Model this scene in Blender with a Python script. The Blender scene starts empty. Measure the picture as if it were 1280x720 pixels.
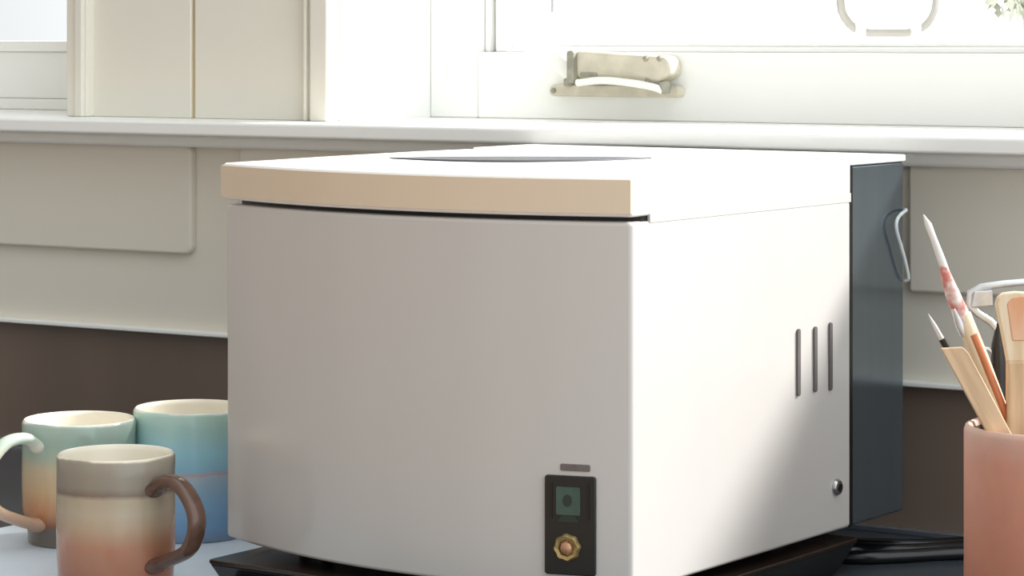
import bpy, bmesh, math, random
from mathutils import Matrix, Vector
random.seed(4)
SC = bpy.context.scene
COL = SC.collection
F = 3400.0          # focal length in pixels (1280 wide)
HOR = 45.0          # horizon row
T = 0.75            # worktop height above the floor
CZ = T + 0.399      # camera height
R = math.radians

def P(px, py, D):
    return Vector(((px - 640) / F * D, D, CZ - (py - HOR) / F * D))

# ------------------------------------------------------------------ materials
def srgb(c):
    out = []
    for v in c:
        v /= 255.0
        out.append(v / 12.92 if v <= 0.04045 else ((v + 0.055) / 1.055) ** 2.4)
    return (*out, 1)

def mat(name, col, rough=0.5, metal=0.0, spec=0.5, noise=0.0, nscale=20.0, bump=0.0, bscale=60.0,
        stretch=None, coat=0.0, col2=None):
    m = bpy.data.materials.new(name); m.use_nodes = True
    nt = m.node_tree; b = nt.nodes['Principled BSDF']
    b.inputs['Base Color'].default_value = srgb(col)
    b.inputs['Roughness'].default_value = rough
    b.inputs['Metallic'].default_value = metal
    b.inputs['Specular IOR Level'].default_value = spec
    b.inputs['Coat Weight'].default_value = coat
    b.inputs['Coat Roughness'].default_value = 0.1
    tc = nt.nodes.new('ShaderNodeTexCoord')
    mp = nt.nodes.new('ShaderNodeMapping'); nt.links.new(tc.outputs['Object'], mp.inputs[0])
    if stretch: mp.inputs['Scale'].default_value = stretch
    if noise > 0 or col2:
        n = nt.nodes.new('ShaderNodeTexNoise'); n.inputs['Scale'].default_value = nscale
        n.inputs['Detail'].default_value = 4
        nt.links.new(mp.outputs[0], n.inputs['Vector'])
        r = nt.nodes.new('ShaderNodeValToRGB')
        c1 = srgb(col); c2 = srgb(col2) if col2 else tuple(max(0, v * (1 - noise)) for v in c1[:3]) + (1,)
        r.color_ramp.elements[0].position = 0.35; r.color_ramp.elements[1].position = 0.65
        r.color_ramp.elements[0].color = c2; r.color_ramp.elements[1].color = c1
        nt.links.new(n.outputs['Fac'], r.inputs[0]); nt.links.new(r.outputs[0], b.inputs['Base Color'])
    if bump > 0:
        n2 = nt.nodes.new('ShaderNodeTexNoise'); n2.inputs['Scale'].default_value = bscale
        nt.links.new(mp.outputs[0], n2.inputs['Vector'])
        bp = nt.nodes.new('ShaderNodeBump'); bp.inputs['Strength'].default_value = bump
        bp.inputs['Distance'].default_value = 0.001
        nt.links.new(n2.outputs['Fac'], bp.inputs['Height']); nt.links.new(bp.outputs[0], b.inputs['Normal'])
    return m

def glaze(name, stops, h, rough=0.22, wob=0.006, speck=0.12, axis='Z'):
    """bands of glaze by height (object coordinates, 0..h) with wavering borders"""
    m = bpy.data.materials.new(name); m.use_nodes = True
    nt = m.node_tree; b = nt.nodes['Principled BSDF']; b.inputs['Roughness'].default_value = rough
    tc = nt.nodes.new('ShaderNodeTexCoord')
    sp = nt.nodes.new('ShaderNodeSeparateXYZ'); nt.links.new(tc.outputs['Object'], sp.inputs[0])
    n = nt.nodes.new('ShaderNodeTexNoise'); n.inputs['Scale'].default_value = 35; n.inputs['Detail'].default_value = 3
    nt.links.new(tc.outputs['Object'], n.inputs['Vector'])
    a = nt.nodes.new('ShaderNodeMath'); a.operation = 'MULTIPLY_ADD'
    nt.links.new(n.outputs['Fac'], a.inputs[0]); a.inputs[1].default_value = wob
    a2 = nt.nodes.new('ShaderNodeMath'); a2.operation = 'SUBTRACT'; a2.inputs[1].default_value = wob / 2
    nt.links.new(sp.outputs[axis], a2.inputs[0]); nt.links.new(a2.outputs[0], a.inputs[2])
    d = nt.nodes.new('ShaderNodeMath'); d.operation = 'DIVIDE'; d.inputs[1].default_value = h
    nt.links.new(a.outputs[0], d.inputs[0])
    r = nt.nodes.new('ShaderNodeValToRGB')
    el = r.color_ramp.elements
    while len(el) > 1: el.remove(el[-1])
    el[0].position = stops[0][0]; el[0].color = srgb(stops[0][1])
    for p, c in stops[1:]:
        e = el.new(p); e.color = srgb(c)
    nt.links.new(d.outputs[0], r.inputs[0])
    n2 = nt.nodes.new('ShaderNodeTexNoise'); n2.inputs['Scale'].default_value = 90; n2.inputs['Detail'].default_value = 5
    nt.links.new(tc.outputs['Object'], n2.inputs['Vector'])
    mx = nt.nodes.new('ShaderNodeMix'); mx.data_type = 'RGBA'; mx.blend_type = 'MULTIPLY'
    mx.inputs[0].default_value = speck
    nt.links.new(r.outputs[0], mx.inputs[6]); nt.links.new(n2.outputs['Color'], mx.inputs[7])
    nt.links.new(mx.outputs[2], b.inputs['Base Color'])
    return m

M = dict(
    wall=mat('cream_paint', (236, 232, 219), 0.45, noise=0.04, nscale=3, bump=0.05, bscale=40),
    panel=mat('panel_paint', (232, 226, 212), 0.4, noise=0.03, nscale=4),
    trim=mat('white_gloss_paint', (250, 250, 246), 0.35, noise=0.02, nscale=5),
    seam=mat('aged_caulk', (205, 186, 148), 0.7, noise=0.15, nscale=30),
    splash=mat('dark_brown_splashback', (124, 108, 97), 0.22, noise=0.25, nscale=4, spec=0.4, stretch=(1, 1, 0.2)),
    table=mat('dark_slate_worktop', (70, 76, 82), 0.24, noise=0.12, nscale=8, bump=0.04, bscale=200),
    mat=mat('pale_blue_mat', (214, 224, 234), 0.45, noise=0.05, nscale=20, bump=0.05, bscale=300),
    ledge=mat('brown_counter', (130, 116, 108), 0.4, noise=0.15, nscale=15),
    alu=mat('brushed_aluminium', (200, 208, 218), 0.3, metal=0.9, noise=0.05, nscale=60),
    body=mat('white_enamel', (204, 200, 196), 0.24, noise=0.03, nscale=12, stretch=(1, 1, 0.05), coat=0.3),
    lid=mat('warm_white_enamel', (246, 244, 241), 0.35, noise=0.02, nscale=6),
    lidband=mat('beige_enamel', (226, 208, 184), 0.35, noise=0.04, nscale=10),
    recess=mat('grip_shade_grey', (74, 74, 78), 0.5, noise=0.05),  # dark grey stands in for shade in the lid's grip hollow
    housing=mat('graphite_metal', (116, 127, 135), 0.16, metal=0.75, noise=0.08, nscale=14, stretch=(6, 6, 0.3)),
    black=mat('black_plastic', (14, 14, 15), 0.3, noise=0.2, nscale=30),
    stand=mat('black_lacquer', (16, 15, 15), 0.22, noise=0.2, nscale=20, coat=0.3),
    standtop=mat('black_lacquer_reflection', (48, 36, 30), 0.22, noise=0.2, nscale=20),  # black lacquer with a brown reflection put into its colour
    rubber=mat('cord_rubber', (15, 16, 19), 0.25, noise=0.15, nscale=50),
    panelblack=mat('panel_black', (24, 27, 27), 0.3, noise=0.1, nscale=40),
    screen=mat('green_screen', (66, 92, 82), 0.2, noise=0.3, nscale=60),
    screendark=mat('green_screen_dark', (34, 54, 44), 0.3, noise=0.2),
    brass=mat('aged_brass', (196, 170, 116), 0.35, metal=0.7, noise=0.25, nscale=200),
    copper=mat('copper_cap', (206, 156, 122), 0.35, metal=0.4, noise=0.2, nscale=200),
    slot=mat('vent_dark', (100, 94, 92), 0.6, noise=0.1),
    steel=mat('steel', (190, 188, 186), 0.25, metal=1.0, noise=0.05),
    badge=mat('pewter_badge', (120, 114, 112), 0.4, metal=0.3, noise=0.2, nscale=300),
    wire=mat('white_coated_wire', (226, 232, 232), 0.4, noise=0.04),
    cream=mat('cream_glaze', (248, 240, 222), 0.25, noise=0.06, nscale=30),
    latch=mat('antique_cream_metal', (216, 208, 188), 0.4, noise=0.18, nscale=60),
    latchdark=mat('worn_grey_metal', (164, 161, 144), 0.5, noise=0.3, nscale=90),
    latchlight=mat('ivory_metal', (246, 246, 240), 0.35, noise=0.04, nscale=50),
    wood=mat('pale_wood', (226, 196, 160), 0.5, col2=(200, 164, 126), nscale=30, stretch=(6, 6, 0.5)),
    woodlight=mat('bleached_wood', (240, 220, 190), 0.5, col2=(222, 192, 150), nscale=30, stretch=(6, 6, 0.5)),
    orange=mat('orange_lacquer', (206, 122, 78), 0.35, noise=0.15, nscale=60),
    peach=mat('peach_wood', (228, 164, 120), 0.45, col2=(236, 196, 164), nscale=22, stretch=(4, 4, 1)),
    bristle=mat('white_bristle', (246, 243, 238), 0.7, noise=0.12, nscale=300, stretch=(4, 4, 0.3)),
    pink=mat('pink_stained_ferrule', (204, 120, 110), 0.4, col2=(240, 228, 220), nscale=160),
    silver=mat('ferrule_silver', (222, 224, 226), 0.3, metal=0.6, noise=0.15, nscale=120),
    darkwood=mat('dark_handle', (44, 38, 34), 0.35, noise=0.3, nscale=40),
    floor=mat('floor_boards', (150, 120, 92), 0.5, noise=0.3, nscale=6, stretch=(1, 8, 1)),
    ground=mat('pale_paving', (200, 200, 192), 0.8, noise=0.1, nscale=3),
    leaf=mat('pale_leaves', (190, 194, 184), 0.6, noise=0.3, nscale=8),
    chair=mat('white_outdoor_plastic', (250, 250, 250), 0.5, noise=0.02),
    chairframe=mat('grey_outdoor_metal', (150, 149, 148), 0.5, noise=0.05),
    cabinet=mat('cabinet_paint', (210, 206, 194), 0.5, noise=0.04),
)
def glass_mat():
    m = bpy.data.materials.new('window_glass'); m.use_nodes = True
    nt = m.node_tree; nt.nodes.clear()
    o = nt.nodes.new('ShaderNodeOutputMaterial'); mx = nt.nodes.new('ShaderNodeMixShader')
    t = nt.nodes.new('ShaderNodeBsdfTransparent'); g = nt.nodes.new('ShaderNodeBsdfGlossy')
    g.inputs['Roughness'].default_value = 0.02
    fr = nt.nodes.new('ShaderNodeFresnel'); fr.inputs['IOR'].default_value = 1.2
    nt.links.new(fr.outputs[0], mx.inputs[0]); nt.links.new(t.outputs[0], mx.inputs[1])
    nt.links.new(g.outputs[0], mx.inputs[2]); nt.links.new(mx.outputs[0], o.inputs[0])
    return m
M['glass'] = glass_mat()

# ------------------------------------------------------------------ builders
WM = {}
def link(o, frame, parent):
    COL.objects.link(o)
    o.matrix_basis = frame
    if parent is not None:
        o.parent = parent
        o.matrix_parent_inverse = WM[parent.name].inverted()
    WM[o.name] = frame.copy()
    return o

def obj(name, bm, material, frame=None, parent=None, smooth=False, bevel=0.0, seg=2, auto=40):
    me = bpy.data.meshes.new(name)
    bmesh.ops.recalc_face_normals(bm, faces=bm.faces)
    bm.to_mesh(me); bm.free()
    mats = material if isinstance(material, (list, tuple)) else [material]
    for m in mats: me.materials.append(M[m] if isinstance(m, str) else m)
    if smooth or bevel:
        for p in me.polygons: p.use_smooth = True
    if smooth or bevel:
        try: me.set_sharp_from_angle(angle=R(auto))
        except Exception: pass
    o = bpy.data.objects.new(name, me)
    link(o, frame or Matrix(), parent)
    if bevel:
        md = o.modifiers.new('bevel', 'BEVEL'); md.width = bevel; md.segments = seg; md.limit_method = 'ANGLE'
        md.angle_limit = R(35); md.harden_normals = True
    return o

def empty(name, frame):
    o = bpy.data.objects.new(name, None); o.empty_display_size = 0.05
    return link(o, frame, None)

def tag(o, label, cat, group=None):
    o['label'] = label; o['category'] = cat
    if group: o['group'] = group
    return o
def struct(o, label=None):
    o['kind'] = 'structure'
    if label: o['label'] = label
    return o

def bx(bm, x0, x1, y0, y1, z0, z1, mi=0):
    v = [bm.verts.new((x, y, z)) for x in (x0, x1) for y in (y0, y1) for z in (z0, z1)]
    for f in ((0, 1, 3, 2), (4, 6, 7, 5), (0, 4, 5, 1), (2, 3, 7, 6), (0, 2, 6, 4), (1, 5, 7, 3)):
        bm.faces.new([v[i] for i in f]).material_index = mi
    return bm
def box(*a): return bx(bmesh.new(), *a)

def prism(pts, z0, z1, bm=None):
    """pts: outline in the x-y plane, extruded in z"""
    bm = bm or bmesh.new()
    a = [bm.verts.new((x, y, z0)) for x, y in pts]; b = [bm.verts.new((x, y, z1)) for x, y in pts]
    bm.faces.new(a); bm.faces.new(b)
    n = len(pts)
    for i in range(n): bm.faces.new((a[i], a[(i + 1) % n], b[(i + 1) % n], b[i]))
    return bm

def plate(pts, y0, y1, bm=None):
    """pts: outline in the x-z plane, thickness in y"""
    bm = bm or bmesh.new()
    a = [bm.verts.new((x, y0, z)) for x, z in pts]; b = [bm.verts.new((x, y1, z)) for x, z in pts]
    bm.faces.new(a); bm.faces.new(b)
    n = len(pts)
    for i in range(n): bm.faces.new((a[i], a[(i + 1) % n], b[(i + 1) % n], b[i]))
    return bm

def rrect(x0, x1, z0, z1, r, n=6):
    pts = []
    for cx, cz, a0 in ((x1 - r, z1 - r, 0), (x0 + r, z1 - r, 90), (x0 + r, z0 + r, 180), (x1 - r, z0 + r, 270)):
        for i in range(n + 1):
            a = R(a0 + 90 * i / n); pts.append((cx + r * math.cos(a), cz + r * math.sin(a)))
    return pts

def lathe(profile, n=64, mis=None, bm=None):
    bm = bm or bmesh.new()
    rings = []
    for r, z in profile:
        if r < 1e-6: rings.append([bm.verts.new((0, 0, z))])
        else: rings.append([bm.verts.new((r * math.cos(2 * math.pi * i / n), r * math.sin(2 * math.pi * i / n), z)) for i in range(n)])
    for k in range(len(rings) - 1):
        a, b = rings[k], rings[k + 1]; mi = mis[k] if mis else 0
        for i in range(n):
            j = (i + 1) % n
            if len(a) == 1: f = bm.faces.new((a[0], b[i], b[j]))
            elif len(b) == 1: f = bm.faces.new((a[i], a[j], b[0]))
            else: f = bm.faces.new((a[i], a[j], b[j], b[i]))
            f.material_index = mi
    return bm

def catmull(pts, sub=8):
    pts = [Vector(p) for p in pts]
    out = []
    for i in range(len(pts) - 1):
        p0 = pts[max(i - 1, 0)]; p1 = pts[i]; p2 = pts[i + 1]; p3 = pts[min(i + 2, len(pts) - 1)]
        for k in range(sub):
            t = k / sub
            out.append(0.5 * ((2 * p1) + (-p0 + p2) * t + (2 * p0 - 5 * p1 + 4 * p2 - p3) * t * t + (-p0 + 3 * p1 - 3 * p2 + p3) * t ** 3))
    out.append(pts[-1]); return out

def tube(path, ra, rb=None, n=14, up=Vector((0, 0, 1)), bm=None, radii=None):
    """sweep an ellipse: ra along 'side' (path x up), rb along the in-plane normal"""
    bm = bm or bmesh.new(); rb = rb or ra
    path = [Vector(p) for p in path]; rings = []
    for i, p in enumerate(path):
        t = (path[min(i + 1, len(path) - 1)] - path[max(i - 1, 0)]).normalized()
        s = t.cross(up)
        if s.length < 1e-3: s = t.cross(Vector((0, 1, 0)))
        s.normalize(); nn = s.cross(t).normalized()
        k = radii[i] if radii else 1.0
        rings.append([bm.verts.new(p + s * (ra * k * math.cos(2 * math.pi * j / n)) + nn * (rb * k * math.sin(2 * math.pi * j / n))) for j in range(n)])
    for a, b in zip(rings, rings[1:]):
        for j in range(n): bm.faces.new((a[j], a[(j + 1) % n], b[(j + 1) % n], b[j]))
    bm.faces.new(rings[0]); bm.faces.new(rings[-1][::-1])
    return bm

# ================================================================== THE WALL WITH ITS WINDOWS
TH = R(31)
WF = Matrix.Translation((0, 2.39, T)) @ Matrix.Rotation(-TH, 4, 'Z')     # x along wall (to the right), y away from the room, z up from the worktop
CU, SU = math.cos(TH), math.sin(TH)
def U(px, q=0.0):
    t = (px - 640) / F
    return (t * (2.39 + CU * q) - SU * q) / (CU + SU * t)
def ZK(k, q=0.0):                 # height of the horizontal line that stands k pixels under the horizon at the picture's middle
    return 0.399 - k * (2.39 + q / CU) / F

UL0, UL1 = U(95) - 1.15, U(95)            # left window opening
UR0, UR1 = U(425), 1.35                   # right window opening
HEAD = 1.35
SILL_T, SILL_B = ZK(115, -0.077), ZK(135, -0.077)
WOUT = 0.30                               # wall thickness outwards
bm = bmesh.new()
bx(bm, -3.2, 3.2, 0.0, WOUT, -T, SILL_T - 0.002)
bx(bm, -3.2, 3.2, 0.0, WOUT, HEAD, 1.85)
bx(bm, -3.2, UL0, 0.0, WOUT, SILL_T - 0.002, HEAD)
bx(bm, UL1, UR0, 0.0, WOUT, SILL_T - 0.002, HEAD)
bx(bm, UR1, 3.2, 0.0, WOUT, SILL_T - 0.002, HEAD)
struct(obj('wall_back', bm, 'wall', WF), 'cream painted wall between and under the windows')

# boards of the pier between the windows, with the brownish seam at px 245
bm = bmesh.new()
bx(bm, U(120), U(243.5), -0.006, 0.002, SILL_T, HEAD)
struct(obj('trim_1', bm, 'wall', WF, bevel=0.0015))
bm = bmesh.new()
bx(bm, U(248), U(386), -0.006, 0.002, SILL_T, HEAD)
struct(obj('trim_2', bm, 'wall', WF, bevel=0.0015))
struct(obj('trim_3', box(U(243.5), U(248), -0.003, 0.002, SILL_T, HEAD), 'seam', WF))
# casings
bm = bmesh.new()
bx(bm, U(96), U(122), -0.016, 0.002, SILL_T, HEAD + 0.05)
bx(bm, U(109), U(119), -0.020, -0.01, SILL_T, HEAD + 0.05)
struct(obj('trim_4', bm, 'wall', WF, bevel=0.002), 'narrow casing beside the left window')
bm = bmesh.new()
bx(bm, U(386), U(425), -0.012, 0.002, SILL_T, HEAD + 0.05)
bx(bm, U(391), U(396), -0.017, -0.01, SILL_T, HEAD + 0.05)
bx(bm, U(402), U(424), -0.020, -0.01, SILL_T, HEAD + 0.05)
struct(obj('trim_5', bm, 'wall', WF, bevel=0.002), 'moulded casing left of the main window')

# sill board: nosing into the room and the deep ledge in each reveal
bm = bmesh.new()
bx(bm, -3.0, 2.6, -0.077, 0.0, SILL_B, SILL_T)
bx(bm, UL0, UL1, 0.0, 0.25, SILL_B, SILL_T)
bx(bm, UR0, UR1, 0.0, 0.25, SILL_B, SILL_T)
struct(obj('trim_6', bm, 'trim', WF, bevel=0.003), 'white sill board running under both windows')
struct(obj('trim_7', box(-3.0, 2.6, -0.045, 0.0, SILL_B - 0.012, SILL_B), 'trim', WF, bevel=0.004))

# main window: linings, frame, sash, glass
QF = 0.146
bm = bmesh.new()
for a, b in ((UR0, UR0 + 0.004),):
    bx(bm, a, b, 0.0, QF + 0.06, SILL_T, HEAD)
struct(obj('trim_8', bm, 'trim', WF), 'white lining of the main window reveal')
struct(obj('trim_9', box(UR0 + 0.0035, UR0 + 0.008, 0.028, 0.034, SILL_T, HEAD), 'trim', WF, bevel=0.001))

ZR = ZK(20, QF)
w2 = struct(empty('window_2', WF @ Matrix.Translation((UR0, QF, SILL_T))), 'main window behind the white appliance')
S0 = U(533, QF); S1 = U(597, QF)
bm = bmesh.new()
bx(bm, UR0 + 0.004, S1, QF, QF + 0.06, SILL_T, HEAD)
bx(bm, U(563, QF), U(571, QF), QF - 0.006, QF + 0.01, ZK(60, QF), HEAD)
bx(bm, S1, UR1, QF, QF + 0.06, SILL_T, ZR)
bx(bm, UR1 - 0.05, UR1, QF, QF + 0.06, ZR, HEAD)
bx(bm, S1, UR1 - 0.05, QF, QF + 0.06, HEAD - 0.05, HEAD)
obj('window_frame', bm, 'trim', WF, w2, bevel=0.002)
bm = bmesh.new()
a0, a1 = S1 + 0.0005, U(617, QF + .02)
b0, b1 = U(622, QF + .02), U(642, QF + .03)
zs = ZK(13, QF + .02); zb = ZK(8, QF + .03)
bx(bm, a0, a1, QF + 0.012, QF + 0.05, ZR, HEAD - 0.05)
bx(bm, a1, b0, QF + 0.022, QF + 0.05, ZR, HEAD - 0.05)
bx(bm, b0, b1, QF + 0.016, QF + 0.05, ZR, HEAD - 0.05)
bx(bm, b1, UR1 - 0.05, QF + 0.012, QF + 0.05, ZR, zs)
bx(bm, b1, UR1 - 0.05, QF + 0.026, QF + 0.05, zs, zb)
bx(bm, UR1 - 0.09, UR1 - 0.05, QF + 0.012, QF + 0.05, zb, HEAD - 0.05)
obj('sash', bm, 'trim', WF, w2, bevel=0.0015)
obj('pane', box(b1 - .004, UR1 - 0.086, QF + 0.034, QF + 0.038, zb - .004, HEAD - 0.046), 'glass', WF, w2)

# left window: same build, its right side hidden by the casing
w1 = struct(empty('window_1', WF @ Matrix.Translation((UL0, QF, SILL_T))), 'window at the left edge of the picture')
bm = bmesh.new()
zt1 = ZK(20, QF)
bx(bm, UL0, UL1, QF, QF + 0.06, SILL_T, ZK(88, QF))
bx(bm, UL0, UL1, QF + .008, QF + 0.06, ZK(88, QF), ZK(22, QF))
bx(bm, UL0, UL1, QF + .002, QF + 0.06, ZK(22, QF), ZK(7, QF))
bx(bm, UL0, UL0 + 0.05, QF, QF + 0.06, ZK(20, QF), HEAD)
bx(bm, UL1 - 0.008, UL1, QF, QF + 0.06, ZK(20, QF), HEAD)
bx(bm, UL0, UL1, QF, QF + 0.06, HEAD - 0.05, HEAD)
obj('window_frame', bm, 'trim', WF, w1, bevel=0.002)
obj('pane', box(UL0 + .045, UL1 - .005, QF + 0.034, QF + 0.038, ZK(9, QF), HEAD - 0.046), 'glass', WF, w1)

# casement operator (latch) on the main window's bottom rail
def zw(py, px, q):
    D = (2.39 + q / CU) / (1 + 0.6009 / F * (px - 640))
    return 0.399 - (py - HOR) / F * D
lq = QF
lt = tag(empty('window_latch', WF @ Matrix.Translation((U(775, lq), lq, zw(125, 775, lq)))),
         'cream metal crank latch fixed on the bottom rail of the main window', 'latch')
x0, x1 = U(694, lq), U(857, lq)
zz0, zz1 = zw(121, 775, lq), zw(106, 775, lq)
obj('base_plate', plate(rrect(x0, x1, zz0, zz1, 0.005), lq - 0.012, lq + 0.001), 'latch', WF, lt, bevel=0.002)
obj('flange', plate(rrect(U(729, lq), U(738, lq), zw(104, 735, lq), zw(63, 735, lq), 0.003), lq - 0.032, lq), 'latchdark', WF, lt, bevel=0.0015)
cv = [(U(736, lq), zw(63, 736, lq)), (U(845, lq), zw(70, 845, lq)), (U(853, lq), zw(76, 853, lq)), (U(855, lq), zw(92, 855, lq)),
      (U(840, lq), zw(103, 840, lq)), (U(800, lq), zw(99, 800, lq)), (U(736, lq), zw(97, 736, lq))]
obj('cover', plate(cv, lq - 0.026, lq), 'latch', WF, lt, bevel=0.004, seg=3)
hp = [(U(742, lq), lq - 0.03, zw(103, 742, lq)), (U(775, lq), lq - 0.034, zw(100, 775, lq)), (U(810, lq), lq - 0.034, zw(103, 810, lq)),
      (U(835, lq), lq - 0.03, zw(108, 835, lq)), (U(845, lq), lq - 0.026, zw(113, 845, lq))]
obj('crank_handle', tube(catmull(hp), 0.0035, 0.0035), 'latchlight', WF, lt, smooth=True)
obj('crank_knob', lathe([(0, -0.006), (0.005, -0.005), (0.0062, 0), (0.005, 0.005), (0, 0.006)], 20), 'latchdark',
    WF @ Matrix.Translation((U(846, lq), lq - 0.024, zw(109, 846, lq))), lt, smooth=True)
obj('pivot', lathe([(0.0045, 0), (0.005, 0.001), (0.005, 0.006), (0.0035, 0.008), (0, 0.0085)], 20), 'latchdark',
    WF @ Matrix.Translation((U(718, lq), lq - 0.010, zw(107, 718, lq))), lt, smooth=True)
for px, py in ((824, 73), (841, 73), (826, 101), (700, 113)):
    obj('screw', lathe([(0.0, 0.003), (0.002, 0.0025), (0.003, 0)], 16), 'latchdark',
        WF @ Matrix.Translation((U(px, lq), lq - (0.0255 if px > 750 else .0115), zw(py, px, lq))) @ Matrix.Rotation(R(90), 4, 'X'), lt, smooth=True)
obj('slot', plate(rrect(U(743, lq), U(764, lq), zw(95, 755, lq), zw(90, 755, lq), 0.0012), lq - 0.027, lq - 0.02), 'latchdark', WF, lt)
# white stay arm going from the latch up to the sash
arm = [(U(722, lq), lq - 0.012, zw(92, 722, lq)), (U(700, lq), lq - 0.012, zw(74, 700, lq)), (U(672, lq), lq - 0.006, zw(56, 672, lq)),
       (U(636, lq), lq + 0.002, zw(41, 636, lq))]
obj('stay_arm', tube(catmull(arm), 0.0035, 0.0075, n=10), 'latchlight', WF, lt, smooth=True)
obj('stay_bracket', box(U(681, lq), U(685, lq), lq + .010, lq + .020, zw(16, 683, lq), zw(-8, 683, lq)), 'silver', WF, lt, bevel=0.001)

# wainscot under the sill
ZP = ZK(294, -0.026); ZB = ZK(397, -0.026)
struct(obj('wall_lower', box(-3.0, 2.6, -0.020, 0.0, ZB, SILL_B - 0.008), 'panel', WF), 'cream panelled wall under the sill')
def raised(n, a, b, lbl, rad=0.009):
    pts = rrect(a, b, ZP, SILL_B - 0.010, rad, 5)
    struct(obj(n, plate(pts, -0.029, -0.019), 'panel', WF, bevel=0.003), lbl)
raised('trim_10', -2.9, U(241, -0.026), 'raised cream panel at the left under the sill')
raised('trim_11', U(300, -0.026), U(1060, -0.026), 'raised panel behind the white appliance')
raised('trim_12', U(1137, -0.026), 2.5, 'raised grey-lit panel right of the appliance', 0.003)
struct(obj('trim_13', box(-3.0, 2.6, -0.030, 0.0, ZB - 0.004, ZB + 0.0005), 'trim', WF, bevel=0.0015), 'white bead along the bottom of the panelling')
struct(obj('trim_14', box(-3.0, 2.6, -0.016, 0.0, -0.30, ZB - 0.003), 'splash', WF), 'dark brown splashback')
struct(obj('trim_15', box(U(-40), 2.5, -0.023, -0.015, 0.0, 0.0045), 'alu', WF, bevel=0.001), 'thin metal strip where worktop meets splashback')

# ================================================================== WORKTOP, CABINET, LEDGE, FLOOR
def wl(X, Y):   # world -> wall-frame x,y
    v = WF.inverted() @ Vector((X, Y, T)); return v.x, v.y
ex = -2.4
obj_w = obj('worktop', prism(rrect(-2.4, 2.4, -0.72, -0.016, 0.004, 3), -0.04, 0.0), 'table', WF, bevel=0.003)
tag(obj_w, 'dark glossy slate worktop carrying the white kiln, the mat and the pot', 'worktop')
cab = tag(empty('base_cabinet', WF @ Matrix.Translation((0.5, -0.35, -T))), 'cream base cabinet carrying the dark slate worktop', 'cabinet')
obj('carcass', box(ex + .02, 2.38, -0.68, -0.018, -T + .0, -0.04), 'cabinet', WF, cab)
for i in range(8):
    wdt = (2.36 - ex) / 8
    d = obj('door', box(ex + .03 + i * wdt, ex + .02 + (i + 1) * wdt, -0.698, -0.68, -T + .1, -0.05), 'cabinet', WF, cab, bevel=0.002)
    obj('handle', box(ex + i * wdt + wdt / 2 - .05, ex + i * wdt + wdt / 2 + .05, -0.72, -0.698, -0.09, -0.08), 'alu', WF, d, bevel=0.002)
struct(obj('floor', box(-4, 4, -2.0, 2.95, -0.02, 0.0), 'floor', Matrix()), 'wooden floor')
struct(obj('ground', box(-8, 9, 0.32, 12, -T - .30, -T - .25), 'ground', WF), 'pale paving outside')

# ================================================================== THE KILN
PSI = R(35.5)
FRX, FRY = 0.0441 * 1.773, 1.773
KB = 0.035
KF = Matrix.Translation((FRX, FRY, T)) @ Matrix.Rotation(-PSI, 4, 'Z')   # x along the front to the right corner (0), y to the back
W, DP, SAG = 0.351, 0.298, 0.036
def fy(x, e=0.0): return -SAG * (1 - ((x + W / 2) / (W / 2)) ** 2) - e
def kout(l=0.0, f=0.0, back=DP, n=28):
    pts = []
    for i in range(n + 1):
        x = -W - l + (W + l) * i / n
        xx = -W + W * i / n
        pts.append((x, fy(xx) - f))
    pts += [(0, back), (-W - l, back)]
    return pts
kiln = tag(empty('tabletop_kiln', KF @ Matrix.Translation((-W / 2, DP / 2, KB))),
           'white boxy tabletop kiln with bowed front, beige lid edge and black control panel', 'kiln')
ZT = 0.3067; ZLB = 0.2806; ZBT = 0.2775
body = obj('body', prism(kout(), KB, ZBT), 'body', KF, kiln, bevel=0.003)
# gasket is a black insert painting the gap's shade, recessed along the front
gp = [(x * 0.965 - 0.006 if False else x, y) for x, y in kout()]
gap_shade = []
for i in range(29):
    x = -W + 0.004 + (W - 0.006) * i / 28
    gap_shade.append((x, fy(x) + 0.014))
gap_shade += [(-0.002, DP - .004), (-W + 0.004, DP - .004)]
obj('gap_shade', prism(gap_shade, ZBT - 0.001, ZLB + 0.003), 'black', KF, kiln)
# thin seal closing the sides behind the front gap
bm = bmesh.new()
bx(bm, -0.012, 0, 0.022, DP, ZBT - .0015, ZLB + .002)
bx(bm, -W, -W + 0.012, 0.022, DP, ZBT - .0015, ZLB + .002)
obj('side_seal', bm, 'body', KF, kiln)
# lid: plan outline, gently crowned top
def lid_mesh(z0, z1, crown, nx=36, ny=24):
    bm = bmesh.new(); L = W + 0.004
    top = []
    for j in range(ny + 1):
        row = []
        for i in range(nx + 1):
            s = i / nx; x = -L + L * s; xx = -W + W * s
            yf = fy(xx); y = yf + (DP - yf) * j / ny
            c = crown * (1 - (2 * s - 1) ** 4) * (1 - (2 * j / ny - 1) ** 4)
            row.append(bm.verts.new((x, y, z1 + c)))
        top.append(row)
    for j in range(ny):
        for i in range(nx): bm.faces.new((top[j][i], top[j][i + 1], top[j + 1][i + 1], top[j + 1][i]))
    loop = top[0][:] + [top[j][nx] for j in range(1, ny + 1)] + [top[ny][i] for i in range(nx - 1, -1, -1)] + [top[j][0] for j in range(ny - 1, 0, -1)]
    low = [bm.verts.new((v.co.x, v.co.y, z0)) for v in loop]
    n = len(loop)
    for i in range(n): bm.faces.new((loop[i], low[i], low[(i + 1) % n], loop[(i + 1) % n]))
    bm.faces.new(low)
    return bm
lid = obj('lid', lid_mesh(ZLB, ZT, 0.0045), 'lid', KF, kiln, bevel=0.0022, auto=35)
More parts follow.
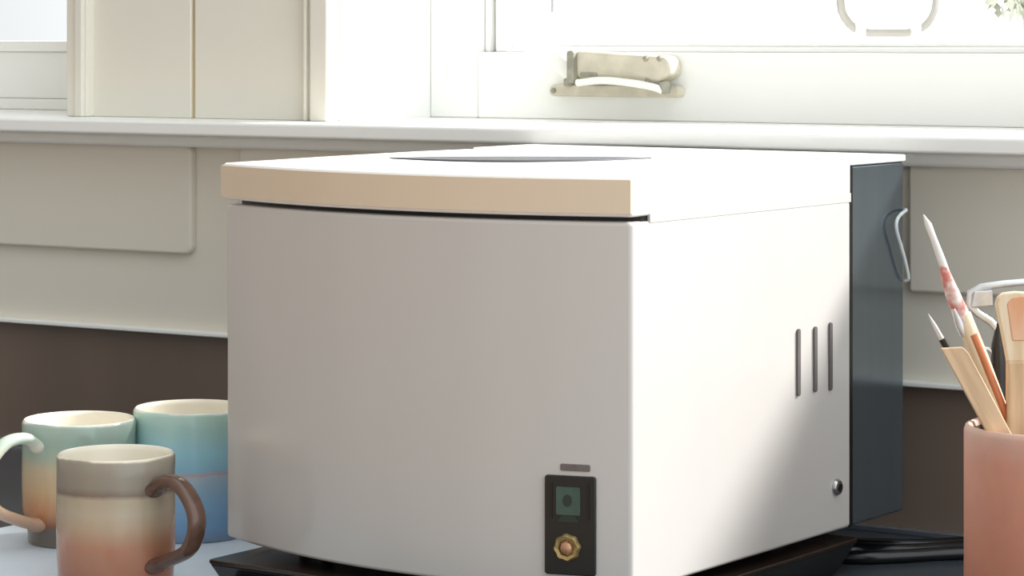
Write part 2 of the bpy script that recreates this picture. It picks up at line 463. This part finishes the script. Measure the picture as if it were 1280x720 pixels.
# beige front band of the lid
bm = bmesh.new(); band = []
N = 36
for i in range(N + 1):
    s = i / N; x = -(W + .004) + (W + .004) * s
    band.append((x, fy(-W + W * s)))
pts = [(x, y - 0.0016) for x, y in band] + [(x, y + 0.001) for x, y in reversed(band)]
fr = obj('front_band', prism(pts, ZLB + 0.0025, ZT - 0.0016), 'lidband', KF, lid, smooth=True)
fr['label'] = 'beige front band of the lid'
# grey lens-shaped plate on the lid, its dark colour painting a hollow's shade
c = KF.inverted() @ Vector((0.006, 1.955, T))
def crown(x, y):
    s = (x + W) / W; yf = fy(x); j = (y - yf) / (DP - yf)
    return ZT + 0.0045 * (1 - (2 * s - 1) ** 4) * (1 - (2 * j - 1) ** 4)
bm = bmesh.new(); hw = 0.094; up = []; dn = []
rot = Matrix.Rotation(PSI, 2)
def lens(a, b):
    v = rot @ Vector((a, b)); return c.x + v.x, c.y + v.y
NL = 40
for i in range(NL + 1):
    a = -hw + 2 * hw * i / NL; e = 1 - (a / hw) ** 2
    q1 = lens(a, 0.014 * e); q0 = lens(a, -0.060 * e)
    up.append(q1); dn.append(q0)
lo = up + dn[::-1][1:-1]
rows = []
for i in range(NL + 1):
    rows.append([bm.verts.new((dn[i][0] + (up[i][0] - dn[i][0]) * k / 4, dn[i][1] + (up[i][1] - dn[i][1]) * k / 4,
                 crown(dn[i][0] + (up[i][0] - dn[i][0]) * k / 4, dn[i][1] + (up[i][1] - dn[i][1]) * k / 4) + 0.0004 )) for k in range(5)])
for i in range(NL):
    for k in range(4): bm.faces.new((rows[i][k], rows[i + 1][k], rows[i + 1][k + 1], rows[i][k + 1]))
hr = obj('grip_shade', bm, 'recess', KF, lid, smooth=True)
md = hr.modifiers.new('thick', 'SOLIDIFY'); md.thickness = 0.0008; md.offset = 0
hr['label'] = 'grey plate on the lid top, coloured as the shade of a grip hollow'
# rear housing, graphite sides and white cap
rear = obj('rear_housing', box(-W + 0.004, -0.0015, DP, 0.3853, KB, ZT - 0.004), 'housing', KF, kiln, bevel=0.002)
obj('housing_cap', box(-W + 0.002, 0.0, DP + 0.0005, 0.3863, ZT - 0.004, ZT + 0.0015), 'lid', KF, rear, bevel=0.0015)
obj('rear_seam', box(-0.004, -0.0008, DP - 0.0005, DP + 0.004, KB, ZT - 0.004), 'black', KF, rear)

# right-hand side details
def side(px, py):            # point on the right face (local y, local z)
    t = (px - 640) / F
    s = (t * FRY - FRX) / (math.sin(PSI) - t * math.cos(PSI))
    D = FRY + s * math.cos(PSI)
    return s, 0.399 - (py - HOR) / F * D
for px, ya, yb in ((997, 411, 495), (1018, 408, 490), (1037, 403, 488)):
    s, z1 = side(px, ya); _, z0 = side(px, yb)
    v = plate(rrect(-0.0021, 0.0021, z0, z1, 0.002, 5), -0.0015, 0.0006)
    fm = KF @ Matrix.Translation((0.0, s, 0)) @ Matrix.Rotation(R(90), 4, 'Z')
    # outline x -> local y of kiln, thickness -> outwards
    obj('vent_slot', v, 'slot', KF @ Matrix.Translation((0, s, 0)) @ Matrix.Rotation(R(90), 4, 'Z') @ Matrix.Scale(-1, 4, (0, 1, 0)) if False else fm, kiln)
s, z = side(1045, 609)
bo = obj('bolt', lathe([(0.0062, 0), (0.0062, 0.0015), (0.0050, 0.0030), (0.0024, 0.0034), (0.0022, 0.0012), (0, 0.0010)], 28), 'steel',
    KF @ Matrix.Translation((0, s, z)) @ Matrix.Rotation(R(90), 4, 'Y'), kiln, smooth=True)
obj('bolt_socket', lathe([(0, 0.0040), (0.0028, 0.0038), (0.003, 0.002)], 18), 'black',
    KF @ Matrix.Translation((0.0, s, z)) @ Matrix.Rotation(R(90), 4, 'Y'), bo, smooth=True)

# control panel on the bowed front
def front(px):
    lo_, hi_ = -W, 0.0
    for _ in range(50):
        mid = (lo_ + hi_) / 2; w = KF @ Vector((mid, fy(mid), 0))
        if 640 + F * w.x / w.y < px: lo_ = mid
        else: hi_ = mid
    return lo_
xa, xb = front(682), front(745.5); xm = (xa + xb) / 2
tang = math.atan2(fy(xb) - fy(xa), xb - xa)
hwid = math.hypot(xb - xa, fy(xb) - fy(xa)) / 2
Dm = (KF @ Vector((xm, fy(xm), 0))).y
def pz(py): return 0.399 - (py - HOR) / F * Dm
def pxx(px): return (px - 713.75) / 31.75 * hwid
PF = KF @ Matrix.Translation((xm, (fy(xa) + fy(xb)) / 2, 0)) @ Matrix.Rotation(tang, 4, 'Z')   # -y is outwards
cp = obj('control_panel', plate(rrect(-hwid, hwid, pz(718.5), pz(594.5), 0.002), -0.0026, 0.004), 'panelblack', PF, kiln, bevel=0.0008)
cp['label'] = 'black control panel with small green display and round brass knob'
bz = obj('display', plate(rrect(pxx(697), pxx(727), pz(643), pz(608), 0.001), -0.0034, -0.002), 'screen', PF, cp)
arc = [(pxx(699) + (pxx(725) - pxx(699)) * i / 12, pz(650 - 9 * math.sin(math.pi * i / 12))) for i in range(13)]
obj('display_arc', plate([(pxx(699), pz(652))] + arc + [(pxx(725), pz(652))], -0.0030, -0.002), 'screendark', PF, cp)  # darker green arc below the display
obj('display_mark', plate([(pxx(711) + 0.0032 * math.cos(a / 12 * 6.2832), pz(625) + 0.004 * math.sin(a / 12 * 6.2832)) for a in range(12)], -0.0037, -0.003), 'screendark', PF, bz)
for xx in ((pxx(689), pxx(692)), (pxx(734), pxx(738))):
    obj('side_rib', box(xx[0], xx[1], -0.0032, -0.002, pz(648), pz(604)), 'black', PF, cp)
KN = PF @ Matrix.Translation((pxx(711), -0.002, pz(683.5))) @ Matrix.Rotation(R(90), 4, 'X')
kb = bmesh.new()
rk = 0.0088
prof = [(rk, 0.0), (rk, 0.003), (rk * 0.86, 0.0048), (rk * 0.62, 0.0042), (rk * 0.50, 0.0022), (0, 0.0020)]
nn = 32; rings = []
for r_, z_ in prof:
    if r_ == 0: rings.append([kb.verts.new((0, 0, z_))]); continue
    rings.append([kb.verts.new(((r_ * (1 + (0.05 if i % 4 < 2 else -0.03))) * math.cos(2 * math.pi * i / nn), (r_ * (1 + (0.05 if i % 4 < 2 else -0.03))) * math.sin(2 * math.pi * i / nn), z_)) for i in range(nn)])
for a, b in zip(rings, rings[1:]):
    for i in range(nn):
        j = (i + 1) % nn
        kb.faces.new((a[i], a[j], b[0]) if len(b) == 1 else (a[i], a[j], b[j], b[i]))
kn = obj('knob', kb, 'brass', KN, cp, smooth=True)
obj('knob_cap', lathe([(0.0040, 0.002), (0.0038, 0.0046), (0.002, 0.0058), (0, 0.006)], 24), 'copper', KN, kn, smooth=True)
badge = obj('badge', plate(rrect(pxx(701), pxx(738), pz(588.5), pz(580), 0.001), -0.0012, 0.003), 'badge', PF, kiln, bevel=0.0004)
badge['label'] = 'small pewter badge above the control panel'
# rubber feet between kiln and stand
for x in (-W + .06, -.05):
    for y in (.03, DP - .03):
        obj('foot', lathe([(0, 0.0), (0.012, 0.0), (0.013, 0.0078), (0, 0.0085)], 20), 'black', KF @ Matrix.Translation((x, y, 0.027)), kiln, smooth=True)
# white wire catch at the rear edge
def sidep(px, py, out=0.004):
    s, z = side(px, py); return Vector((out, s, z))
wp = [sidep(1131.5, 262, 0.0), sidep(1128, 263, 0.003), sidep(1120, 268), sidep(1115, 276), sidep(1115, 288), sidep(1120, 306), sidep(1126, 328), sidep(1131, 347, .003), sidep(1131.8, 351, 0.0)]
wc = obj('wire_catch', tube(catmull(wp), 0.0014, 0.0014, n=10, up=Vector((1, 0, 0))), 'wire', KF, kiln, smooth=True)
wc['label'] = 'bent white wire catch'

# ------------------------------------------------------------------ stand
st = tag(empty('kiln_stand', KF @ Matrix.Translation((-W / 2, DP / 2, 0))), 'glossy black tapered stand under the white kiln', 'stand')
def frus(x0, x1, y0, y1, z0, z1, t):
    bm = bmesh.new()
    lo = [(x0 + t, y0 + t), (x1 - t, y0 + t), (x1 - t, y1 - t), (x0 + t, y1 - t)]
    hi = [(x0, y0), (x1, y0), (x1, y1), (x0, y1)]
    a = [bm.verts.new((x, y, z0)) for x, y in lo]; b = [bm.verts.new((x, y, z1)) for x, y in hi]
    bm.faces.new(a); bm.faces.new(b)
    for i in range(4): bm.faces.new((a[i], a[(i + 1) % 4], b[(i + 1) % 4], b[i]))
    return bm
SX0 = -W + 0.019
obj('base', frus(SX0, 0.003, -0.040, 0.302, 0.0, 0.024, 0.012), 'stand', KF, st, bevel=0.0015)
tp = obj('top_plate', prism(rrect(SX0 - .001, 0.004, -0.041, 0.303, 0.004, 4), 0.024, 0.027), 'standtop', KF, st, bevel=0.0008)

# ------------------------------------------------------------------ power cord on the worktop behind the kiln
def cord(pts, r, sub=10): return tube(catmull(pts, sub), r, r, n=12)
def G(px, py, h=0.0):      # point on the worktop (h above it)
    D = (0.399 - h) * F / (py - HOR); return Vector(((px - 640) / F * D, D, T + h))
cords = [
    [G(1046, 689, .006), G(1075, 688, .006), G(1120, 690, .006), G(1170, 688, .006), G(1225, 684, .006), G(1300, 682, .006)],
    [G(1044, 696, .005), G(1085, 697, .005), G(1130, 695, .005), G(1180, 692, .005), G(1250, 690, .005), G(1320, 690, .005)],
    [G(1050, 683, .006), G(1090, 682, .006), G(1150, 683, .006), G(1220, 679, .006), G(1300, 675, .006)],
]
pc = tag(empty('power_cord', Matrix.Translation(G(1130, 692, 0))), 'black power cord lying in loops on the worktop behind the kiln', 'cord')
for c_, r_ in zip(cords, (.0062, .0052, .0058)):
    obj('cord_loop', cord(c_, r_), 'rubber', Matrix(), pc, smooth=True)

# ------------------------------------------------------------------ pale mat under the mugs
lx = (KF.inverted() @ Vector((-0.4137, 2.196, T))).x
mt = obj('table_mat', prism(rrect(lx, SX0 + .006, -.26, .26, 0.006, 5), 0.0, 0.002), 'mat', KF, bevel=0.0006)
tag(mt, 'pale blue grey mat on the dark worktop under the three mugs', 'mat')

# ================================================================== MUGS
def mug(cx_px, D, R_, h, label, stops, rough, foot_in, haz, hz, hreach, hthick, hmat, interior='cream', belly=0.0):
    X = (cx_px - 640) / F * D
    fr = Matrix.Translation((X, D, T + 0.002))
    e = tag(empty('mug', fr), label, 'mug', 'handmade pottery mugs')
    g = glaze('mug_glaze', stops, h, rough)
    t = 0.0042; h -= 0.002
    prof = [(0, 0.003), (R_ - foot_in - .006, 0.003), (R_ - foot_in - .004, 0), (R_ - foot_in, 0.0005), (R_ - foot_in + .0005, .008),
            (R_ - foot_in * .45, .016), (R_ - foot_in * .1 + belly, .028), (R_ + belly, .05), (R_ - 0.0004, h - .012),
            (R_, h - .003), (R_ - .0012, h - .0006), (R_ - t / 2, h), (R_ - t + .0008, h - .0008), (R_ - t, h - .004), (R_ - t - .001, 0.02),
            (R_ - t - 0.008, 0.0095), (0, 0.0085)]
    nrim = 11
    mis = [0] * nrim + [1] * (len(prof) - 1 - nrim)
    b = obj('body', lathe(prof, 72, mis), [g, interior], fr, e, smooth=True, auto=60)
    # handle
    a = R(haz); ca, sa = math.cos(a), math.sin(a)
    z1, z0 = hz
    rr = [(R_ - .0034, z1 - .005), (R_ + .010, z1 + .003), (R_ + hreach * .62, z1 + .001), (R_ + hreach * .95, z1 - (z1 - z0) * .22), (R_ + hreach, z1 - (z1 - z0) * .48),
          (R_ + hreach * .80, z1 - (z1 - z0) * .74), (R_ + hreach * .35, z0 + .006), (R_ - .0034, z0 - .001)]
    path = [(r * ca, r * sa, z) for r, z in rr]
    side_v = Vector((-sa, ca, 0))
    cp_ = catmull(path, 7)
    # sweep with a fixed side vector so the strap stays upright
    bm = bmesh.new(); rings = []; n = 16
    for i, p in enumerate(cp_):
        tt = (cp_[min(i + 1, len(cp_) - 1)] - cp_[max(i - 1, 0)]).normalized()
        nv = tt.cross(side_v).normalized()
        k = 1.25 if i < 3 or i > len(cp_) - 4 else 1.0
        rings.append([bm.verts.new(p + side_v * (hthick[0] * k * math.cos(6.28318 * j / n)) + nv * (hthick[1] * k * math.sin(6.28318 * j / n))) for j in range(n)])
    for r0, r1 in zip(rings, rings[1:]):
        for j in range(n): bm.faces.new((r0[j], r0[(j + 1) % n], r1[(j + 1) % n], r1[j]))
    bm.faces.new(rings[0]); bm.faces.new(rings[-1][::-1])
    obj('handle', bm, hmat if hmat else g, fr, e, smooth=True, auto=80)
    return e

handle_brown = mat('brown_glaze', (104, 76, 63), 0.12, noise=0.3, nscale=60)
mug(145, 1.953, 0.0425, 0.100, 'front mug with taupe, beige and terracotta glaze bands, handle pointing right',
    [(0, (150, 98, 76)), (.18, (164, 110, 86)), (.36, (176, 124, 98)), (.50, (184, 158, 132)), (.60, (186, 170, 146)), (.70, (180, 164, 140)), (.73, (128, 110, 97)), (.78, (146, 136, 122)), (.965, (158, 149, 133)), (.98, (250, 238, 216))],
    0.16, 0.002, -40, (0.080, 0.022), 0.041, (.0078, .0048), handle_brown)
mug(99, 2.143, 0.0447, 0.098, 'left mug with pale mint top and tan lower glaze on a grey foot',
    [(0, (120, 110, 100)), (.14, (112, 104, 96)), (.17, (140, 92, 70)), (.28, (200, 144, 104)), (.45, (210, 178, 138)), (.62, (204, 188, 156)), (.70, (178, 188, 168)), (.80, (162, 184, 170)), (.965, (176, 194, 180)), (.98, (250, 248, 236))],
    0.16, 0.005, 230, (0.083, 0.018), 0.049, (.0072, .0046), glaze('handle_glaze', [(0, (150, 110, 88)), (.35, (226, 190, 160)), (.75, (236, 226, 206)), (.9, (206, 222, 206))], .098))
mug(239, 2.17, 0.0460, 0.1035, 'aqua and blue glazed mug at the back, half hidden by the kiln',
    [(0, (130, 150, 172)), (.12, (128, 170, 212)), (.32, (150, 188, 220)), (.44, (170, 196, 216)), (.50, (184, 198, 214)), (.515, (206, 174, 172)), (.54, (154, 200, 222)), (.68, (168, 218, 230)), (.84, (184, 222, 216)), (.965, (196, 226, 212)), (.98, (250, 248, 236))],
    0.16, 0.001, 20, (0.083, 0.018), 0.035, (.0072, .0046), None)

# ================================================================== POT WITH TOOLS
PD = 1.75; PX = (1313 - 640) / F * PD; PH = 0.149; PR = 0.055
potf = Matrix.Translation((PX, PD, T))
pg = glaze('pot_glaze', [(0, (196, 124, 98)), (.5, (212, 142, 116)), (.86, (216, 152, 130)), (.95, (220, 170, 152)), (1.0, (226, 188, 172))], PH, 0.55, speck=0.2)
pot = obj('tool_pot', lathe([(0, 0.0), (PR - .004, 0), (PR - .001, .002), (PR, .01), (PR, PH - .004), (PR - .001, PH - .001), (PR - .003, PH), (PR - .005, PH - .001),
          (PR - .006, PH - .004), (PR - .006, .012), (0, .010)], 80, [0] * 8 + [1, 1]), [pg, mat('pot_inside', (62, 50, 44), .7, noise=.2)], potf, None, smooth=True, auto=50)
tag(pot, 'terracotta pink cylindrical pot holding brushes and wooden tools', 'pot')

def frame_along(a, b, roll=0.0):
    """matrix with origin a, local z toward b, local y roughly away from camera"""
    z = (b - a).normalized(); y = Vector((0, 1, 0)); x = y.cross(z).normalized(); y = z.cross(x)
    m = Matrix((x, y, z)).transposed().to_4x4(); m.translation = a
    return m @ Matrix.Rotation(roll, 4, 'Z'), (b - a).length
GRP = 'tools standing in the terracotta pot'

# inner floor of pot: z = T+.010 ; inner radius PR-.006
def foot_pt(dx, dy, z=0.012): return Vector((PX + dx, PD + dy, T + z))

# 1 long thin paintbrush (white tip, pink-stained ferrule, cream + orange handle)
tipP = P(1155, 268, 1.748); d0 = P(1261, 545, 1.749)
dirv = (d0 - tipP).normalized(); L = (tipP.z - (T + .016)) / -dirv.z
base = tipP + dirv * L
# keep the foot inside the pot
fr_, ln = frame_along(base, tipP)
pb = tag(empty('paintbrush', fr_), 'long thin paintbrush with white pointed tip and orange striped handle, leaning left in the pot', 'paintbrush', GRP)
def along(py): return (tipP.z - P(0, py, 1.74).z) / -dirv.z     # distance from the tip for a picture row
zt = lambda py: ln - along(py)
obj('handle', tube([(0, 0, 0), (0, 0, zt(520)), (0, 0, zt(450)), (0, 0, zt(395))], .0062, .0055, n=16, radii=[.8, .95, 1.0, .9], up=Vector((0, 1, 0))), 'woodlight', fr_, pb, smooth=True)
sp = obj('handle_stripe', tube([(.0025, -.0042, zt(530)), (.0020, -.0046, zt(470)), (.0015, -.0042, zt(420))], .0026, .0018, n=10, up=Vector((0, 1, 0))), 'orange', fr_, pb, smooth=True)
sp['label'] = 'orange stripe on the handle'
obj('ferrule', tube([(0, 0, zt(412)), (-.0006, 0, zt(400)), (-.0012, 0, zt(372)), (-.001, 0, zt(345)), (0, 0, zt(330))], .0054, .005, n=16, radii=[1.0, 1.0, .92, .66, .42], up=Vector((0, 1, 0))), 'pink', fr_, pb, smooth=True)
fs = obj('paint_smear', tube([(-.0042, -.002, zt(418)), (-.0040, -.003, zt(402)), (-.0040, -.003, zt(384))], .0032, .0025, n=10, radii=[.7, 1, .5], up=Vector((0, 1, 0))), 'silver', fr_, pb, smooth=True)
obj('bristles', tube([(0, 0, zt(346)), (0, 0, zt(325)), (.0002, 0, zt(300)), (.0002, 0, zt(282)), (-.0004, 0, ln)], .0026, .0026, n=12, radii=[.9, 1.0, .8, .85, .12], up=Vector((0, 1, 0))), 'bristle', fr_, pb, smooth=True)

# 2 flat wooden modelling stick, cut at a slant
a = P(1189, 430, 1.726); b = P(1248, 540, 1.7265)
dv = (b - a).normalized(); L2 = (a.z - (T + .016)) / -dv.z
fr2, ln2 = frame_along(a + dv * L2, a)
def z2(py): return ln2 - (a.z - P(0, py, 1.72).z) / -dv.z
stick = bmesh.new()
plate([(-.0062, 0), (.0062, 0), (.0070, ln2 - .010), (.0055, ln2 - .005), (-.0072, ln2 + .001)], -.002, .002, stick)
ws = obj('modelling_stick', stick, 'wood', fr2, None, bevel=0.0009)
tag(ws, 'flat pale wooden stick with slanted top, leaning in the pink pot', 'tool', GRP)

# 3 dark handled fine brush just behind the stick
a = P(1160, 392, 1.770); b = P(1235, 528, 1.770)
dv = (b - a).normalized(); L3 = (a.z - (T + .016)) / -dv.z
fr3, ln3 = frame_along(a + dv * L3, a)
def z3(py): return ln3 - (a.z - P(0, py, 1.75).z) / -dv.z
db = tag(empty('liner_brush', fr3), 'slim dark-handled brush with pale worn tip, leftmost in the pot', 'paintbrush', GRP)
obj('handle', tube([(0, 0, 0), (0, 0, z3(500)), (0, 0, z3(428))], .0030, .0030, n=12, radii=[.8, 1, .8], up=Vector((0, 1, 0))), 'darkwood', fr3, db, smooth=True)
obj('bristles', tube([(0, 0, z3(430)), (0, 0, z3(410)), (0, 0, ln3)], .0016, .0016, n=10, radii=[1, .8, .1], up=Vector((0, 1, 0))), 'bristle', fr3, db, smooth=True)

# 4 broad wooden spatula, right edge of picture
cx = 1272; top = P(cx, 366, 1.74); bot = P(cx, 540, 1.745)
fr4 = Matrix.Translation((bot.x, 1.742, T + .013))
def h4(py): return CZ - (py - HOR) / F * 1.742 - (T + .013)
def w4(px): return (px - cx) / F * 1.742
out = [(w4(1257), 0), (w4(1257), h4(452)), (w4(1252), h4(425)), (w4(1247), h4(400)), (w4(1243), h4(380)), (w4(1245), h4(371)), (w4(1252), h4(366)), (w4(1268), h4(364)),
       (w4(1292), h4(366)), (w4(1299), h4(371)), (w4(1301), h4(380)), (w4(1297), h4(400)), (w4(1292), h4(425)), (w4(1287), h4(452)), (w4(1287), 0)]
sp4 = tag(empty('wooden_spatula', fr4), 'broad peach wooden spatula with pale edges standing upright in the pot', 'spatula', GRP)
hd = [p for p in out if p[1] > h4(453)]
obj('blade', plate(hd, -.0035, .0035), 'woodlight', fr4, sp4, bevel=0.0016)
inner = [(x * .70 + (.0025), z_ if z_ < h4(372) else z_ - .003) for x, z_ in hd if z_ > h4(430)]
obj('blade_face', plate(inner, -.0042, .0), 'peach', fr4, sp4, bevel=0.0006)
obj('handle', plate([(w4(1257), 0), (w4(1287), 0), (w4(1287), h4(450)), (w4(1257), h4(450))], -.0045, .0045), 'wood', fr4, sp4, bevel=0.002, seg=3)

# 5 trimming tool: dark pointed handle with a steel ribbon loop
ft = Vector((P(1250, 500, 1.786).x, 1.786, T + .014))
def at5(px, py): return P(px, py, 1.786) - ft
fr5 = Matrix.Translation(ft)
tt_ = tag(empty('trimming_tool', fr5), 'dark handled trimming tool with pale steel ribbon loop behind the spatula', 'tool', GRP)
p0 = Vector((0.010, 0, 0.0)); 
obj('handle', tube([p0, at5(1248, 520), at5(1248, 470), at5(1247, 430), at5(1247, 404)], .0055, .005, n=16, radii=[.8, .95, 1.05, .75, .18], up=Vector((0, 1, 0))), 'darkwood', fr5, tt_, smooth=True)
loop = [at5(1247, 412), at5(1238, 402), at5(1222, 392), at5(1212, 382), at5(1213, 366), at5(1226, 359), at5(1255, 355), at5(1290, 352), at5(1300, 360), at5(1285, 380), at5(1262, 398), at5(1249, 412)]
obj('ribbon_loop', tube(loop, .0024, .0011, n=10, up=Vector((0, 1, 0))), 'silver', fr5, tt_, smooth=True)
obj('ribbon_block', plate([(at5(1213, 0).x, at5(0, 384).z), (at5(1240, 0).x, at5(0, 382).z), (at5(1240, 0).x, at5(0, 362).z), (at5(1217, 0).x, at5(0, 364).z)], -.003, .001), 'silver', fr5, tt_, bevel=.0008)
obj('ferrule', tube([at5(1229, 436), at5(1236, 437), at5(1241, 442), at5(1244, 450)], .0016, .0016, n=8, up=Vector((0, 1, 0))), 'silver', fr5, tt_, smooth=True)

# ================================================================== OUTSIDE
def OP(px, py, D): return P(px, py, D)
oc = tag(empty('garden_chair', Matrix.Translation((OP(1110, 0, 5).x, 5, -.25))), 'white rounded chair back seen faintly through the window at upper right', 'chair')
cx_ = OP(1110, 0, 5).x; hw_ = 55 / F * 5; zb_ = CZ + .012
cf = Matrix.Translation((cx_, 5, 0))
obj('backrest', plate(rrect(-hw_, hw_, zb_, zb_ + .5, .05), -.012, .012), 'chair', cf, oc, bevel=.006)
lp = [(x, 0, z_) for x, z_ in rrect(-hw_ - .006, hw_ + .006, zb_ - .006, zb_ + .506, .055)]
obj('back_frame', tube(lp + [lp[0]], .008, .008, n=8, up=Vector((0, 1, 0))), 'chairframe', cf, oc, smooth=True)
obj('seat', box(-hw_, hw_, -.45, 0, .22, .25), 'chair', cf, oc, bevel=.01)
for sx in (-1, 1):
    for yy in (-.42, .0):
        z1_ = .24 if yy < -.1 else zb_ + .02
        obj('leg', tube([(sx * (hw_ - .03), yy, -.25), (sx * (hw_ - .03), yy, z1_)], .012, .012, n=8), 'chair', cf, oc, smooth=True)
sh = tag(empty('shrub', Matrix.Translation((OP(1270, 0, 6.5).x, 6.5, -.25))), 'pale leafy shrub seen faintly through the window at the top right', 'shrub')
sc_ = Vector((OP(1285, 0, 6.5).x, 6.5, CZ + .30))
bm = bmesh.new()
for i in range(2600):
    d = Vector((random.gauss(0, 1), random.gauss(0, 1), random.gauss(0, 1))).normalized() * (.28 * random.random() ** .33)
    d.x *= .55
    p = sc_ + d; u_ = Vector((random.gauss(0, 1), random.gauss(0, 1), random.gauss(0, 1))).normalized(); v_ = u_.cross(Vector((0, 0, 1))).normalized()
    l = .022
    vs = [bm.verts.new(p - u_ * l), bm.verts.new(p + v_ * l * .45), bm.verts.new(p + u_ * l), bm.verts.new(p - v_ * l * .45)]
    bm.faces.new(vs)
obj('foliage', bm, 'leaf', Matrix(), sh)
obj('stem', tube([(sc_.x, 6.5, -.25), (sc_.x + .01, 6.5, .6), (sc_.x, 6.5, CZ + .2)], .015, .015, n=8), 'leaf', Matrix(), sh, smooth=True)

# ================================================================== LIGHT
w = bpy.data.worlds.new('sky'); SC.world = w; w.use_nodes = True
nt = w.node_tree; bg = nt.nodes['Background']
tc = nt.nodes.new('ShaderNodeTexCoord')
dp = nt.nodes.new('ShaderNodeVectorMath'); dp.operation = 'DOT_PRODUCT'
v = Vector((0.98, 0.10, 0.16)).normalized(); dp.inputs[1].default_value = v
nt.links.new(tc.outputs['Generated'], dp.inputs[0])
rp = nt.nodes.new('ShaderNodeValToRGB')
mr = nt.nodes.new('ShaderNodeMapRange'); mr.inputs[1].default_value = -1; mr.inputs[2].default_value = 1
nt.links.new(dp.outputs['Value'], mr.inputs[0]); nt.links.new(mr.outputs[0], rp.inputs[0])
e = rp.color_ramp.elements
e[0].position = 0.0; e[0].color = (0.19, 0.172, 0.152, 1)
e[1].position = 1.0; e[1].color = (0.97, 1.0, 1.0, 1)
q = e.new(0.42); q.color = (0.35, 0.345, 0.335, 1)
q = e.new(0.62); q.color = (0.86, 0.94, 0.99, 1)
nt.links.new(rp.outputs[0], bg.inputs['Color'])
bg.inputs['Strength'].default_value = 2.0

sun = bpy.data.lights.new('sun', 'SUN'); sun.energy = 14.5; sun.angle = R(14); sun.color = (1.0, 0.985, 0.95)
so = bpy.data.objects.new('sun', sun); COL.objects.link(so)
Ld = Vector((0.80, 0.20, 0.60)).normalized()
so.rotation_euler = Ld.to_track_quat('Z', 'Y').to_euler(); so.location = (3, 3, 4)

# ================================================================== CAMERA
cam = bpy.data.cameras.new('camera'); co = bpy.data.objects.new('camera', cam); COL.objects.link(co)
co.location = (0, 0, CZ); co.rotation_euler = (R(90), 0, 0)
cam.sensor_width = 36; cam.lens = F / 1280 * 36; cam.shift_y = -(360 - HOR) / 1280
cam.clip_start = 0.05; cam.clip_end = 100
SC.camera = co
SC.view_settings.view_transform = 'Standard'; SC.view_settings.look = 'None'
SC.view_settings.gamma = 1; SC.view_settings.use_curve_mapping = False
SC.view_settings.exposure = 0.0
